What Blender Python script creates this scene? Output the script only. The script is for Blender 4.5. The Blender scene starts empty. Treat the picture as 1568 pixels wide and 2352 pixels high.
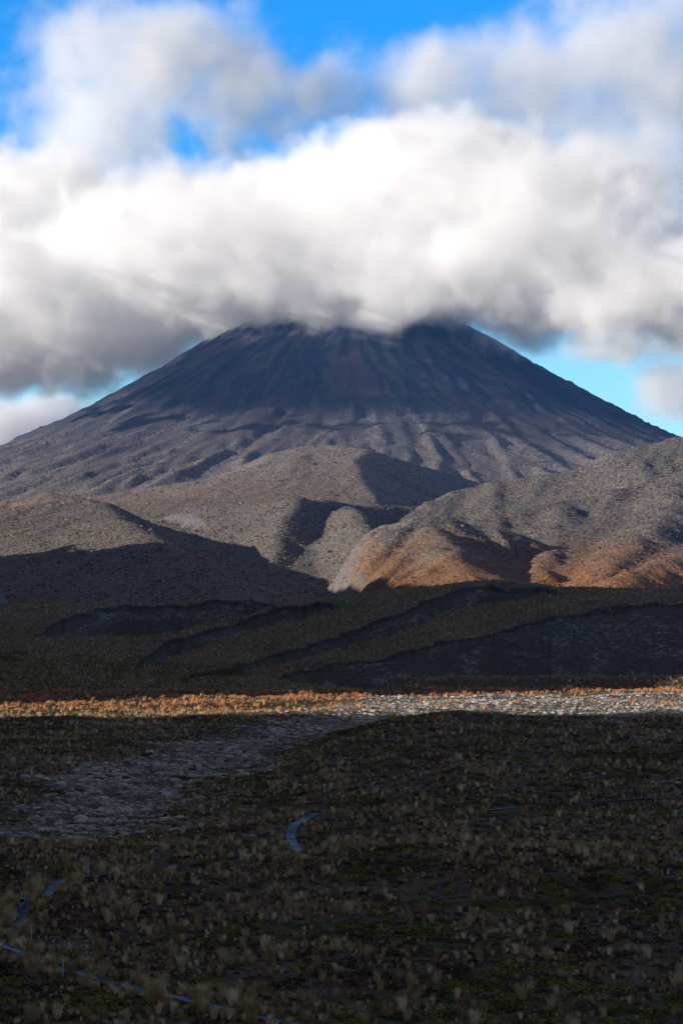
import bpy, math, random
import numpy as np
from mathutils import Vector
R = math.radians
SC = bpy.context.scene
COL = SC.collection
rng = np.random.default_rng(7)
random.seed(7)

# ------------------------------------------------------------------ camera, sky, sun, exposure
CAM_Z, PITCH, FP = 26.0, R(2.84), 5226.7          # metres, tilt up, focal length in pixels of a 1568 x 2352 picture
cam = bpy.data.objects.new("camera", bpy.data.cameras.new("camera"))
COL.objects.link(cam); SC.camera = cam
cam.data.sensor_fit = 'VERTICAL'; cam.data.sensor_height = 36; cam.data.lens = 80
cam.data.clip_start = 1.0; cam.data.clip_end = 120000
cam.location = (0, 0, CAM_Z); cam.rotation_euler = (R(90) + PITCH, 0, 0)

SUN_EL, SUN_AZ = R(15), R(20)                     # height; how far behind the camera's left it stands
to_sun = Vector((-math.cos(SUN_EL)*math.cos(SUN_AZ), -math.cos(SUN_EL)*math.sin(SUN_AZ), math.sin(SUN_EL)))
lamp = bpy.data.lights.new("sun", 'SUN'); lamp.energy = 5.0; lamp.angle = R(0.5); lamp.color = (1.0, 0.92, 0.83)
so = bpy.data.objects.new("sun", lamp); COL.objects.link(so)
so.rotation_euler = to_sun.to_track_quat('Z', 'Y').to_euler()

world = bpy.data.worlds.new("World"); SC.world = world; world.use_nodes = True
wn = world.node_tree
sky = wn.nodes.new('ShaderNodeTexSky'); sky.sky_type = 'NISHITA'; sky.sun_disc = False
sky.sun_elevation = SUN_EL; sky.sun_rotation = math.atan2(to_sun.x, to_sun.y)
sky.air_density = 1.0; sky.dust_density = 0.2; sky.ozone_density = 4.0
tint = wn.nodes.new('ShaderNodeMix'); tint.data_type = 'RGBA'; tint.blend_type = 'MULTIPLY'
tint.inputs[0].default_value = 1.0
tint.inputs[7].default_value = (0.19, 1.25, 1.95, 1)
wn.links.new(sky.outputs[0], tint.inputs[6])
# overhead and behind the camera the sky is mostly overcast
gd = wn.nodes.new('ShaderNodeTexCoord'); sx = wn.nodes.new('ShaderNodeSeparateXYZ'); wn.links.new(gd.outputs['Generated'], sx.inputs[0])
def wmap(src, a, b):
    n = wn.nodes.new('ShaderNodeMapRange'); n.interpolation_type = 'SMOOTHSTEP'; wn.links.new(src, n.inputs[0])
    n.inputs[1].default_value = a; n.inputs[2].default_value = b; return n.outputs[0]
mx = wn.nodes.new('ShaderNodeMath'); mx.operation = 'MAXIMUM'
wn.links.new(wmap(sx.outputs[2], .36, .62), mx.inputs[0]); wn.links.new(wmap(sx.outputs[1], .55, .15), mx.inputs[1])
oc = wn.nodes.new('ShaderNodeMix'); oc.data_type = 'RGBA'; oc.inputs[7].default_value = (1.15, 1.01, 0.85, 1)
ov = wn.nodes.new('ShaderNodeMath'); ov.operation = 'MULTIPLY'; ov.inputs[1].default_value = .9; wn.links.new(mx.outputs[0], ov.inputs[0])
wn.links.new(ov.outputs[0], oc.inputs[0]); wn.links.new(tint.outputs[2], oc.inputs[6])
tm = wn.nodes.new('ShaderNodeMix'); tm.data_type = 'RGBA'; tm.inputs[6].default_value = (1.30, 1.72, 1.75, 1); tm.inputs[7].default_value = (.15, 1.18, 1.9, 1)
wn.links.new(wmap(sx.outputs[2], .08, .24), tm.inputs[0]); wn.links.new(tm.outputs[2], tint.inputs[7])
wn.links.new(oc.outputs[2], wn.nodes['Background'].inputs[0])
wn.nodes['Background'].inputs[1].default_value = 0.10

SC.view_settings.view_transform = 'Standard'; SC.view_settings.look = 'None'
SC.view_settings.exposure = 0.55; SC.view_settings.gamma = 1.0
SC.cycles.volume_bounces = 32; SC.cycles.max_bounces = 32; SC.cycles.volume_step_rate = 2.0
SC.cycles.diffuse_bounces = 3; SC.cycles.use_denoising = True

# ------------------------------------------------------------------ helpers
def at(px, py, Y):                                 # picture pixel (1568 wide) at forward distance Y -> world point
    u, v = (px-784)/FP, (1176-py)/FP
    d = np.array([u, math.cos(PITCH)-v*math.sin(PITCH), math.sin(PITCH)+v*math.cos(PITCH)])
    return np.array([0, 0, CAM_Z]) + d*(Y/d[1])

def proj(x, y, z):                                 # world -> picture pixel (arrays)
    z = z-CAM_Z
    f = y*math.cos(PITCH)+z*math.sin(PITCH); u = -y*math.sin(PITCH)+z*math.cos(PITCH)
    return 784+FP*x/f, 1176-FP*u/f

def sstep(a, b, x):
    t = np.clip((x-a)/(b-a), 0, 1); return t*t*(3-2*t)

def perlin(x, y, seed=0):
    x0 = np.floor(x).astype(np.int64); y0 = np.floor(y).astype(np.int64)
    fx, fy = x-x0, y-y0
    def g(ix, iy, dx, dy):
        h = (ix*374761393 + iy*668265263 + seed*974634533) & 0xffffffff
        h = ((h ^ (h >> 13))*1274126177) & 0xffffffff
        a = ((h ^ (h >> 16)) & 0xffff)/65536*2*np.pi
        return np.cos(a)*dx+np.sin(a)*dy
    u = fx*fx*fx*(fx*(fx*6-15)+10); v = fy*fy*fy*(fy*(fy*6-15)+10)
    a = g(x0, y0, fx, fy); b = g(x0+1, y0, fx-1, fy); c = g(x0, y0+1, fx, fy-1); d = g(x0+1, y0+1, fx-1, fy-1)
    return (a+(b-a)*u)*(1-v)+(c+(d-c)*u)*v

def fbm(x, y, s, octv=4, seed=0, gain=0.5, ridged=False):
    out = 0*x; a = 1.0
    for i in range(octv):
        n = perlin(x/s, y/s, seed+i*17)
        out = out+a*((0.5-np.abs(n)*1.6) if ridged else n)
        a *= gain; s *= 0.5
    return out

def tag(o, label=None, cat=None, group=None, kind=None):
    for k, v in (('label', label), ('category', cat), ('group', group), ('kind', kind)):
        if v: o[k] = v
    return o

def grid_object(name, V, nr, nc, mat, attrs=None):
    """V (nr*nc,3) -> smooth quad sheet"""
    me = bpy.data.meshes.new(name)
    i = np.arange(nr*nc).reshape(nr, nc)
    F = np.stack([i[:-1, :-1], i[:-1, 1:], i[1:, 1:], i[1:, :-1]], -1).reshape(-1, 4)
    me.vertices.add(len(V)); me.vertices.foreach_set('co', np.asarray(V, np.float32).ravel())
    me.loops.add(F.size); me.loops.foreach_set('vertex_index', F.ravel().astype(np.int32))
    me.polygons.add(len(F)); me.polygons.foreach_set('loop_start', np.arange(0, F.size, 4, dtype=np.int32))
    me.polygons.foreach_set('loop_total', np.full(len(F), 4, np.int32))
    me.polygons.foreach_set('use_smooth', np.ones(len(F), bool))
    me.update(); me.validate()
    for k, a in (attrs or {}).items():
        at_ = me.attributes.new(k, 'FLOAT', 'POINT'); at_.data.foreach_set('value', np.asarray(a, np.float32).ravel())
    me.materials.append(mat)
    o = bpy.data.objects.new(name, me); COL.objects.link(o)
    return o

def raw_mesh(name, V, F, mats, mi=None, smooth=False):
    me = bpy.data.meshes.new(name)
    me.from_pydata([tuple(v) for v in V], [], [tuple(f) for f in F])
    for m in (mats if isinstance(mats, (list, tuple)) else [mats]): me.materials.append(m)
    if mi is not None: me.polygons.foreach_set('material_index', np.asarray(mi, np.int32))
    if smooth: me.polygons.foreach_set('use_smooth', np.ones(len(F), bool))
    me.update()
    return me

# ---- material node helper
class NT:
    def __init__(s, name):
        s.m = bpy.data.materials.new(name); s.m.use_nodes = True; s.t = s.m.node_tree
        s.b = s.t.nodes['Principled BSDF']; s.b.inputs['Roughness'].default_value = 0.9
        s.b.inputs['Specular IOR Level'].default_value = 0.15
    def put(s, n, i, x):
        if x is None: return
        if hasattr(x, 'is_output'): s.t.links.new(x, n.inputs[i])
        else: n.inputs[i].default_value = x
    def attr(s, k): n = s.t.nodes.new('ShaderNodeAttribute'); n.attribute_name = k; return n.outputs['Fac']
    def geo(s, k): return s.t.nodes.new('ShaderNodeNewGeometry').outputs[k]
    def math(s, op, *a, clamp=False):
        n = s.t.nodes.new('ShaderNodeMath'); n.operation = op; n.use_clamp = clamp
        for i, x in enumerate(a): s.put(n, i, x)
        return n.outputs[0]
    def noise(s, size, detail=4, rough=0.55, vec=None, stretch=None):
        v = vec or s.geo('Position')
        n = s.t.nodes.new('ShaderNodeTexNoise')
        if stretch:
            m = s.t.nodes.new('ShaderNodeVectorMath'); m.operation = 'MULTIPLY'; s.put(m, 0, v); s.put(m, 1, stretch); v = m.outputs[0]
        s.put(n, 'Vector', v); n.inputs['Scale'].default_value = 1/size
        n.inputs['Detail'].default_value = detail; n.inputs['Roughness'].default_value = rough
        return n.outputs[0]
    def ramp(s, x, a, b):
        n = s.t.nodes.new('ShaderNodeMapRange'); s.put(n, 0, x); n.inputs[1].default_value = a; n.inputs[2].default_value = b
        return n.outputs[0]
    def mix(s, f, a, b, op='MIX'):
        n = s.t.nodes.new('ShaderNodeMix'); n.data_type = 'RGBA'; n.blend_type = op
        s.put(n, 0, f)
        for i, c in ((6, a), (7, b)): s.put(n, i, (*c, 1) if isinstance(c, tuple) else c)
        return n.outputs[2]
    def sep(s, v, i):
        n = s.t.nodes.new('ShaderNodeSeparateXYZ'); s.put(n, 0, v); return n.outputs[i]
    def col(s, c): s.put(s.b, 'Base Color', (*c, 1) if isinstance(c, tuple) else c); return s
    def bump(s, h, dist, strength=1.0, prev=None):
        n = s.t.nodes.new('ShaderNodeBump'); s.put(n, 'Height', h)
        n.inputs['Strength'].default_value = strength; n.inputs['Distance'].default_value = dist
        if prev: s.put(n, 'Normal', prev)
        s.put(s.b, 'Normal', n.outputs[0]); return n.outputs[0]

# ------------------------------------------------------------------ terrain
def blur(H, n=1):
    for _ in range(n):
        P = np.pad(H, 1, mode='edge')
        H = (P[:-2, 1:-1]+P[2:, 1:-1]+P[1:-1, :-2]+P[1:-1, 2:]+4*P[1:-1, 1:-1])/8
    return H

def erode(H, cell, batches=8, n=5000, steps=60, er=0.28, seed=1):
    """rain on the heights H (metres): many drops run downhill, cut and deposit"""
    H = H/cell; ny, nx = H.shape; g = np.random.default_rng(seed)
    for b in range(batches):
        x = g.uniform(1, nx-3, n); y = g.uniform(1, ny-3, n); dx = np.zeros(n); dy = np.zeros(n)
        sed = np.zeros(n); vel = np.ones(n); water = np.ones(n); D = np.zeros(ny*nx); live = np.ones(n, bool)
        for s in range(steps):
            ix = np.clip(x.astype(int), 0, nx-2); iy = np.clip(y.astype(int), 0, ny-2); fx, fy = x-ix, y-iy
            a, b_, c, d = H[iy, ix], H[iy, ix+1], H[iy+1, ix], H[iy+1, ix+1]
            h = a*(1-fx)*(1-fy)+b_*fx*(1-fy)+c*(1-fx)*fy+d*fx*fy
            gx = (b_-a)*(1-fy)+(d-c)*fy; gy = (c-a)*(1-fx)+(d-b_)*fx
            dx = dx*.25-gx*.75; dy = dy*.25-gy*.75; l = np.hypot(dx, dy)+1e-9; dx /= l; dy /= l
            nxp, nyp = x+dx, y+dy
            live &= (nxp > 1) & (nxp < nx-3) & (nyp > 1) & (nyp < ny-3)
            nxp = np.where(live, nxp, x); nyp = np.where(live, nyp, y)
            jx = nxp.astype(int); jy = nyp.astype(int); qx, qy = nxp-jx, nyp-jy
            h2 = H[jy, jx]*(1-qx)*(1-qy)+H[jy, jx+1]*qx*(1-qy)+H[jy+1, jx]*(1-qx)*qy+H[jy+1, jx+1]*qx*qy
            dh = h2-h; cap = np.maximum(-dh, .01)*vel*water*6
            dep = np.where(dh > 0, np.minimum(dh, sed), np.maximum(sed-cap, 0)*.3)
            cut = np.where(dh > 0, 0, np.minimum(np.maximum(cap-sed, 0)*er, np.maximum(-dh, 0)))
            q = np.where(live, dep-cut, 0); sed = np.maximum(sed-q, 0)
            k = iy*nx+ix
            for off, w in ((0, (1-fx)*(1-fy)), (1, fx*(1-fy)), (nx, (1-fx)*fy), (nx+1, fx*fy)):
                D += np.bincount(k+off, q*w, ny*nx)
            vel = np.sqrt(np.maximum(vel*vel-dh*4, .05)); vel = np.minimum(vel, 3); water *= .985
            x, y = nxp, nyp
            if s % 5 == 4: H = H+np.clip(blur(D.reshape(ny, nx), 1), -.05, .05); D[:] = 0
    return H*cell

def ridges(x, y, rl, k=12.0):
    """heights of a group of ridge lines: each (points, slope on its left, slope on its right, crest radius, foot depth)"""
    out = None
    for pts, sl, sr, rad, S, *clip in rl:
        best = np.full(x.shape, 1e12); z = np.zeros(x.shape); side = np.zeros(x.shape)
        P = np.array(pts)
        for a, b in zip(P[:-1], P[1:]):
            vx, vy = b[0]-a[0], b[1]-a[1]; L = vx*vx+vy*vy
            t = np.clip(((x-a[0])*vx+(y-a[1])*vy)/L, 0, 1)
            ex, ey = x-a[0]-t*vx, y-a[1]-t*vy; d = np.hypot(ex, ey)
            m = d < best
            best = np.where(m, d, best); z = np.where(m, a[2]+(b[2]-a[2])*t, z)
            side = np.where(m, (vx*ey-vy*ex)/(np.sqrt(L)*(d+1)), side)
        s = sr+(sl-sr)*sstep(-.6, .6, side)
        dd = np.sqrt(best*best+rad*rad)-rad
        h = z-S*(1-np.exp(-s*dd/S))-0.04*dd
        if clip:                                   # the face falls away on the left of this spur line
            Q = np.array(clip[0]); cb = np.full(x.shape, 1e12); ch = np.full(x.shape, 1e9)
            for a, b in zip(Q[:-1], Q[1:]):
                vx, vy = b[0]-a[0], b[1]-a[1]; L = vx*vx+vy*vy
                t = np.clip(((x-a[0])*vx+(y-a[1])*vy)/L, 0, 1); ex, ey = x-a[0]-t*vx, y-a[1]-t*vy; d = np.hypot(ex, ey)
                m = d < cb; cb = np.where(m, d, cb); ch = np.where(m, np.where(vx*ey-vy*ex > 0, a[2]+(b[2]-a[2])*t-clip[1]*d, 1e9), ch)
            h = np.minimum(h, ch)
        out = h if out is None else np.maximum(out, h)+k*np.log1p(np.exp(-np.abs(out-h)/k))
    return out

def Pl(*p): return [at(*q) for q in p]

def hill(name, rl, x0, x1, y0, y1, cell, mat, amp=(10, 140), er=(8, 5000, .28), k=12, fine=(1.2, 14), seed=1, extra=None, floor=None):
    nx, ny = int((x1-x0)/cell)+1, int((y1-y0)/cell)+1
    X, Y = np.meshgrid(np.linspace(x0, x1, nx), np.linspace(y0, y1, ny))
    wx = X+fbm(X, Y, amp[1]*.9, 3, seed+50)*amp[0]*1.6; wy = Y+fbm(X, Y, amp[1]*.9, 3, seed+80)*amp[0]*1.6
    H = rl(wx, wy) if callable(rl) else ridges(wx, wy, rl, k)
    H = H+fbm(X, Y, amp[1], 4, seed, .5)*amp[0]
    if extra is not None: H = H+extra(X, Y)
    if er: H = erode(H, cell, er[0], er[1], 60, er[2], seed)
    H = H+fbm(X, Y, fine[1], 3, seed+9, .6)*fine[0]
    e = np.minimum(np.minimum(X-x0, x1-X), np.minimum(Y-y0, y1-Y))       # sink the rim under the valley floor
    H = H-(1-sstep(0, 12*cell, e))*(H+30)*1.0
    o = grid_object(name, np.stack([X, Y, H], -1).reshape(-1, 3), ny, nx, mat)
    tag(o, kind='structure')
    return o, X, Y, H

def hill_material(name, pale, dark, low, zlow, speck=4.0, green=None, bd=2.2, rock=(0.16, 0.155, 0.16), steep=(.80, .66)):
    n = NT(name)
    pos = n.geo('Position'); z = n.sep(pos, 2); up = n.sep(n.geo('Normal'), 2)
    big = n.noise(90, 4); mid = n.noise(22, 4, .6); fine = n.noise(speck, 3, .7)
    c = n.mix(n.ramp(fine, .40, .60), dark, pale)
    c = n.mix(n.ramp(mid, .48, .68), c, rock)
    lowf = n.ramp(n.math('ADD', z, n.math('MULTIPLY', n.math('SUBTRACT', big, .5), 90.0)), zlow[1], zlow[0])
    lc = n.mix(n.ramp(fine, .35, .62), tuple(q*.45 for q in low), low)
    if green: lc = n.mix(n.ramp(n.noise(45, 3), .58, .66), lc, green)
    c = n.mix(lowf, c, lc)
    c = n.mix(n.ramp(up, steep[0], steep[1]), c, rock)
    n.col(c)
    b = n.bump(n.noise(9, 4, .7), bd*1.6, .9)
    n.bump(fine, bd, 1.0, b)
    return n.m

M = {}
M['volcano'] = NT('volcanic ash')
n = M['volcano']; pos = n.geo('Position'); z = n.sep(pos, 2)
fl = n.attr('streak'); fi = n.noise(7, 4, .7)
c = n.mix(n.ramp(fl, .35, .7), (.020, .028, .046), (.062, .053, .055))
c = n.mix(n.math('MULTIPLY', n.ramp(n.math('ADD', z, n.math('MULTIPLY', fl, 260.0)), 800, 520), n.ramp(fi, .38, .6)), c, (.25, .20, .155))
n.col(c); n.bump(fi, 3.0, 1.0, n.bump(n.noise(24, 4, .6), 5.0, .7)); M['volcano'] = n.m
M['hill_far'] = hill_material('pale scrub on lava', (.29, .235, .175), (.055, .045, .04), (.24, .18, .13), (300, 380), 6)
M['hill_mid'] = hill_material('scrub and tussock', (.26, .21, .155), (.035, .030, .028), (.20, .115, .06), (20, 60), 4.5, (.14, .11, .06))
M['hill_orange'] = hill_material('red tussock knoll', (.25, .205, .165), (.06, .052, .05), (.25, .135, .07), (85, 150), 4, (.17, .115, .06), steep=(.6, .45))
M['hill_right'] = hill_material('grey rocky scrub', (.255, .205, .155), (.035, .032, .032), (.35, .17, .075), (70, 145), 4.5, (.15, .105, .055), rock=(.12, .118, .125))
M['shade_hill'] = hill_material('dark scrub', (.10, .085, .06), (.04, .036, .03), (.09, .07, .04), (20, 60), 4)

# the volcano
CX, CY = 30.0, 7500.0
PR = np.array([0, 120, 210, 255, 300, 379, 465, 645, 780, 860, 985, 1156, 1400, 1750, 2050, 2300, 2600, 3200, 4500])
PZ = np.array([1040, 1050, 1075, 1092, 1062, 1006, 955, 848, 769, 724, 648, 572, 492, 385, 300, 225, 160, 80, 20])
def cone(x, y):
    dx, dy = x-CX, y-CY; r = np.hypot(dx, dy); a = np.arctan2(dy, dx)
    z = np.interp(r, PR, PZ)
    g = fbm(a*9+np.log(r+60)*.8, np.log(r+60)*1.0, 1.0, 5, 5, .6, True)
    z = z+g*np.interp(r, [200, 400, 900, 1500, 3000], [5, 13, 18, 30, 24])
    c2 = np.exp(-((np.hypot(x-at(962, 730, CY-160)[0], y-(CY-160)))/32)**2)*38
    return z+c2
o, X_, Y_, H_ = hill('volcano', cone, -2900, 2900, 4700, 8700, 11, M['volcano'], amp=(9, 220), er=(10, 7000, .22), fine=(2.0, 30), seed=3)

r_ = np.hypot(X_-CX, Y_-CY); a_ = np.arctan2(Y_-CY, X_-CX)
a_ = a_+.07*fbm(X_, Y_, 420, 3, 79)
stk = .5+.9*fbm(a_*19, np.log(r_+80)*2.6, 1.0, 4, 77, .6)+.35*fbm(X_, Y_, 120, 3, 78)
q = o.data.attributes.new('streak', 'FLOAT', 'POINT'); q.data.foreach_set('value', stk.astype(np.float32).ravel())
# foothill in front of it
SPB = Pl((850, 1034, 5000), (812, 1056, 4850), (826, 1098, 4600), (868, 1150, 4350), (880, 1190, 4200))
B = [
 (Pl((-200, 1180, 5200), (200, 1140, 5200), (480, 1100, 5200), (620, 1042, 5200), (700, 1027, 5200), (790, 1022, 5100), (850, 1034, 5000)), .35, .24, 25, 260, SPB, .47),
 (Pl((850, 1034, 5000), (950, 1066, 5080), (1040, 1090, 5140), (1135, 1122, 5200), (1300, 1170, 5250)), .35, .75, 12, 400),
 (SPB, .47, .20, 6, 2500),
 (Pl((700, 1040, 5050), (660, 1095, 4700), (640, 1140, 4450)), .3, .3, 25, 200, SPB, .47),
]
hB = hill('foothill', B, -950, 1000, 3950, 5700, 7, M['hill_far'], amp=(3, 160), er=(3, 5000, .12), k=3, seed=11)
B2 = [(Pl((-150, 1150, 4600), (20, 1150, 4500), (105, 1129, 4500), (180, 1138, 4450), (260, 1175, 4350), (330, 1196, 4250)), .3, .4, 20, 160),
      (Pl((380, 1135, 4600), (520, 1128, 4550), (640, 1140, 4500)), .3, .3, 20, 160)]
hB2 = hill('foothill', B2, -900, 250, 3900, 5000, 7, M['hill_far'], amp=(6, 110), er=(6, 4000, .25), seed=12)

# left hill with its dark bowl
SPC = Pl((690, 1146, 3620), (652, 1195, 3450), (628, 1280, 3250), (612, 1350, 3000))
SPL = Pl((238, 1160, 3300), (262, 1190, 3150), (300, 1202, 2950), (365, 1242, 2720), (460, 1304, 2520), (600, 1378, 2320), (700, 1410, 2200))
Cc = [
 (Pl((-420, 1170, 3500), (0, 1168, 3400), (110, 1155, 3350), (238, 1160, 3300)), .42, .20, 14, 1500, SPL, .42),
 (SPL, .42, .20, 12, 1500),
 (Pl((238, 1160, 3300), (330, 1202, 3850), (420, 1170, 3800), (560, 1152, 3720), (690, 1146, 3620)), .35, .46, 16, 500, SPC, .50),
 (Pl((690, 1146, 3620), (765, 1150, 3700), (830, 1163, 3750), (900, 1162, 3800), (985, 1163, 3850)), .35, .8, 12, 500),
 (SPC, .50, .50, 9, 1500),
 (Pl((800, 1160, 3600), (832, 1190, 3380), (856, 1235, 3200), (864, 1285, 2950), (868, 1330, 2750), (862, 1380, 2500)), .6, .62, 10, 1500),
]
hC = hill('hill', Cc, -900, 420, 2050, 4150, 7, M['hill_mid'], amp=(4, 130), er=(4, 6000, .16), k=4, seed=21)

# right hill
Ee = [
 (Pl((960, 1172, 3950), (1060, 1128, 3900), (1130, 1111, 3900), (1290, 1091, 3900), (1380, 1051, 3900), (1450, 1024, 3900), (1568, 1012, 3900), (1800, 1016, 3900), (2100, 1060, 3900)), .3, .34, 26, 400),
 (Pl((2000, 1050, 3350), (1568, 1090, 3300), (1420, 1126, 3260), (1280, 1160, 3220), (1180, 1178, 3180), (1080, 1205, 3120)), .27, .55, 18, 400),
 (Pl((1568, 1092, 3300), (1530, 1180, 3000), (1450, 1262, 2700), (1400, 1335, 2450)), .34, .30, 14, 400),
 (Pl((1280, 1160, 3220), (1290, 1230, 2980), (1250, 1320, 2600)), .34, .30, 12, 400),
 (Pl((1900, 1180, 2900), (1620, 1255, 2700), (1480, 1310, 2480), (1400, 1350, 2350)), .30, .30, 12, 180),
]
hE = hill('hill', Ee, -140, 1300, 2100, 4350, 7, M['hill_right'], amp=(4, 160), er=(7, 5000, .24), k=5, seed=31,
     extra=lambda x, y: 9*fbm(x+.25*y, y*.28, 110, 4, 33, .55, True))

# orange knoll
Dd = [
 (Pl((838, 1300, 2620), (850, 1255, 2660), (900, 1218, 2720), (960, 1192, 2780), (1012, 1185, 2800), (1090, 1202, 2800), (1200, 1228, 2800), (1262, 1262, 2780), (1290, 1310, 2700)), .5, .36, 34, 220),
 (Pl((960, 1192, 2780), (1040, 1250, 2620), (1090, 1310, 2470)), .42, .36, 16, 160),
]
hD = hill('knoll', Dd, -320, 420, 2150, 3100, 5, M['hill_orange'], amp=(7, 70), er=(9, 5000, .3), k=5, seed=41, fine=(.9, 10),
     extra=lambda x, y: -130*(1-sstep(-110, 34, x-(22+(2650-y)*.10))))

HILLS = [(hB[1:], 60000, 1.6, 3.4), (hB2[1:], 30000, 1.5, 3.0), (hC[1:], 80000, 1.1, 2.6), (hE[1:], 100000, 1.0, 2.5), (hD[1:], 40000, .9, 2.0)]
# unseen ridge added at left, crest notched to shade all but a sunlit strip
def shade_ridge(x, y):
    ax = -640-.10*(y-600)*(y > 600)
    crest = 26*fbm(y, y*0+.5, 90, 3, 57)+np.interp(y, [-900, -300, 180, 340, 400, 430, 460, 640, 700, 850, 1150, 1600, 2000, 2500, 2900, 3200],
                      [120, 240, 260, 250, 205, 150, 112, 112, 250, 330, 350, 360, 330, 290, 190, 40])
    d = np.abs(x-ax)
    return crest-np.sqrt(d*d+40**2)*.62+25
hill('hill', shade_ridge, -1500, -215, -900, 3400, 9, M['shade_hill'], amp=(6, 120), er=(4, 4000, .2), seed=51, fine=(7, 60))  # added shade caster, out of view

# ------------------------------------------------------------------ the plain
MX = [-60, 0, 20, 40, 55, 90, 130, 200]
def gz0(x, y):
    z = 0*x
    px = 784+FP*x/np.maximum(y, 60)
    crest = np.interp(px, [480, 560, 700, 850, 1000, 1060, 1200, 1568, 1900], [0, -.3, .9, 3.9, 5.8, 6.3, 5.2, 4.7, 4.5])
    z = z+crest*np.where(y > 520, 1-sstep(520, 600, y), sstep(300, 520, y))
    z = z+2.0*sstep(200, 236, y)*(1-sstep(243, 275, y))*(1+.25*np.sin(x*.11))             # tussock terrace
    bed = np.interp(y, [250, 320, 400, 500, 620, 720], [-34, -33, -25, -16, 10, 40])
    z = z-1.6*np.exp(-((x-bed)/16)**2)*sstep(255, 300, y)*(1-sstep(560, 680, y))
    z = z+sstep(8, 22, x)*4.2*sstep(928, 950, y)-(1-sstep(8, 22, x))*9*sstep(892, 960, y)
    z = z-sstep(8, 22, x)*8*sstep(965, 1000, y)
    z = z+24*np.clip(1-y/135, 0, 1.6)**1.3
    return z
def gz(x, y):
    a = sstep(120, 170, y)*(1-sstep(1000, 1300, y))
    return gz0(x, y)+a*(fbm(x, y, 70, 2, 99)*2.2*sstep(560, 640, y)*(1-sstep(850, 900, y))+fbm(x, y, 26, 3, 91)*.9+fbm(x, y, 5, 2, 95)*.35)
def gpoint(px, py):
    Ys = np.arange(110, 1100, .25)
    d = np.array([at(px, py, Y) for Y in (1.0,)])[0]
    X = (d[0])*Ys; Z = CAM_Z+(d[2]-CAM_Z)*Ys
    hit = np.nonzero(gz(X, Ys) >= Z)[0]
    i = hit[0] if len(hit) else len(Ys)-1
    return np.array([X[i], Ys[i], gz(X[i:i+1], Ys[i:i+1])[0]])

def dist_poly(px, py, pts):
    best = np.full(px.shape, 1e9)
    for a, b in zip(pts[:-1], pts[1:]):
        vx, vy = b[0]-a[0], b[1]-a[1]; t = np.clip(((px-a[0])*vx+(py-a[1])*vy)/(vx*vx+vy*vy), 0, 1)
        best = np.minimum(best, np.hypot(px-a[0]-t*vx, py-a[1]-t*vy))
    return best
BED = [gpoint(*q)[:2] for q in ((120, 1910), (170, 1860), (300, 1800), (430, 1755), (560, 1712), (680, 1682), (800, 1655))]
def stone_mask(x, y):
    """bare stones: the dry bed, and the stony flat that runs off to the right"""
    w = fbm(x, y, 40, 3, 121)
    m = 1-sstep(3, 20, dist_poly(x, y, BED)-sstep(330, 420, y)*4+w*18+fbm(x, y, 9, 2, 123)*7)
    flat = sstep(-28, 0, x-(y-640)*.10+w*22)*sstep(560, 600, y)*(1-sstep(830, 880, y+w*30-sstep(20, 60, x)*10))
    bits = .8*sstep(.30, .40, fbm(x, y, 8, 2, 127))*sstep(.0, .3, fbm(x, y, 50, 2, 129))*sstep(270, 300, y)*(1-sstep(520, 600, y))
    return np.clip(np.maximum(np.maximum(m, flat), bits), 0, 1)
def green_mask(x, y):
    return sstep(-.02, .24, fbm(x, y, 34, 3, 131)+.45*fbm(x, y, 9, 2, 135))

g = NT('plain'); gn = g.noise(1.1, 4, .7); gb = g.noise(14, 4)
cc = g.mix(g.ramp(gb, .35, .68), (.075, .047, .024), (.130, .086, .046))
cc = g.mix(g.ramp(gn, .45, .7), cc, (.028, .021, .015))
cc = g.mix(g.math('MULTIPLY', g.attr('green'), .6), cc, (.055, .065, .018))
st = g.mix(g.ramp(g.noise(1.6, 4, .75), .46, .60), (.07, .065, .06), (.52, .48, .44))
cc = g.mix(g.math('MULTIPLY', g.attr('stone'), g.ramp(g.noise(5, 4, .65), .44, .58)), cc, st)
g.col(cc); g.bump(gn, .5, 1.0); M['plain'] = g.m
us = np.concatenate([np.linspace(-1.6, -.3, 30)[:-1], np.linspace(-.3, .3, 420), np.linspace(.3, 1.6, 30)[1:]])
ys = [-150.0, -60, 0]
while ys[-1] < 1300: ys.append(ys[-1]+max(.6, .0045*max(ys[-1], 0)+.0))
ys += list(np.geomspace(1330, 12000, 60))
ys = np.array(ys)
U, Yg = np.meshgrid(us, ys); Xg = U*(np.maximum(Yg, 0)+70)
far = np.interp(Yg, [0, 1000, 1300, 2000, 2500, 3200, 4500, 6500, 60000], [0, 0, -14, -5, 2, 15, 90, 180, 180])
Zg = gz(Xg, np.maximum(Yg, 0.0))*(1-sstep(960, 1250, Yg))+far
o = grid_object('ground', np.stack([Xg, Yg, Zg], -1).reshape(-1, 3), len(ys), len(us), M['plain'],
                {'stone': stone_mask(Xg, Yg), 'green': green_mask(Xg, Yg)})
tag(o, kind='structure')

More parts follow.
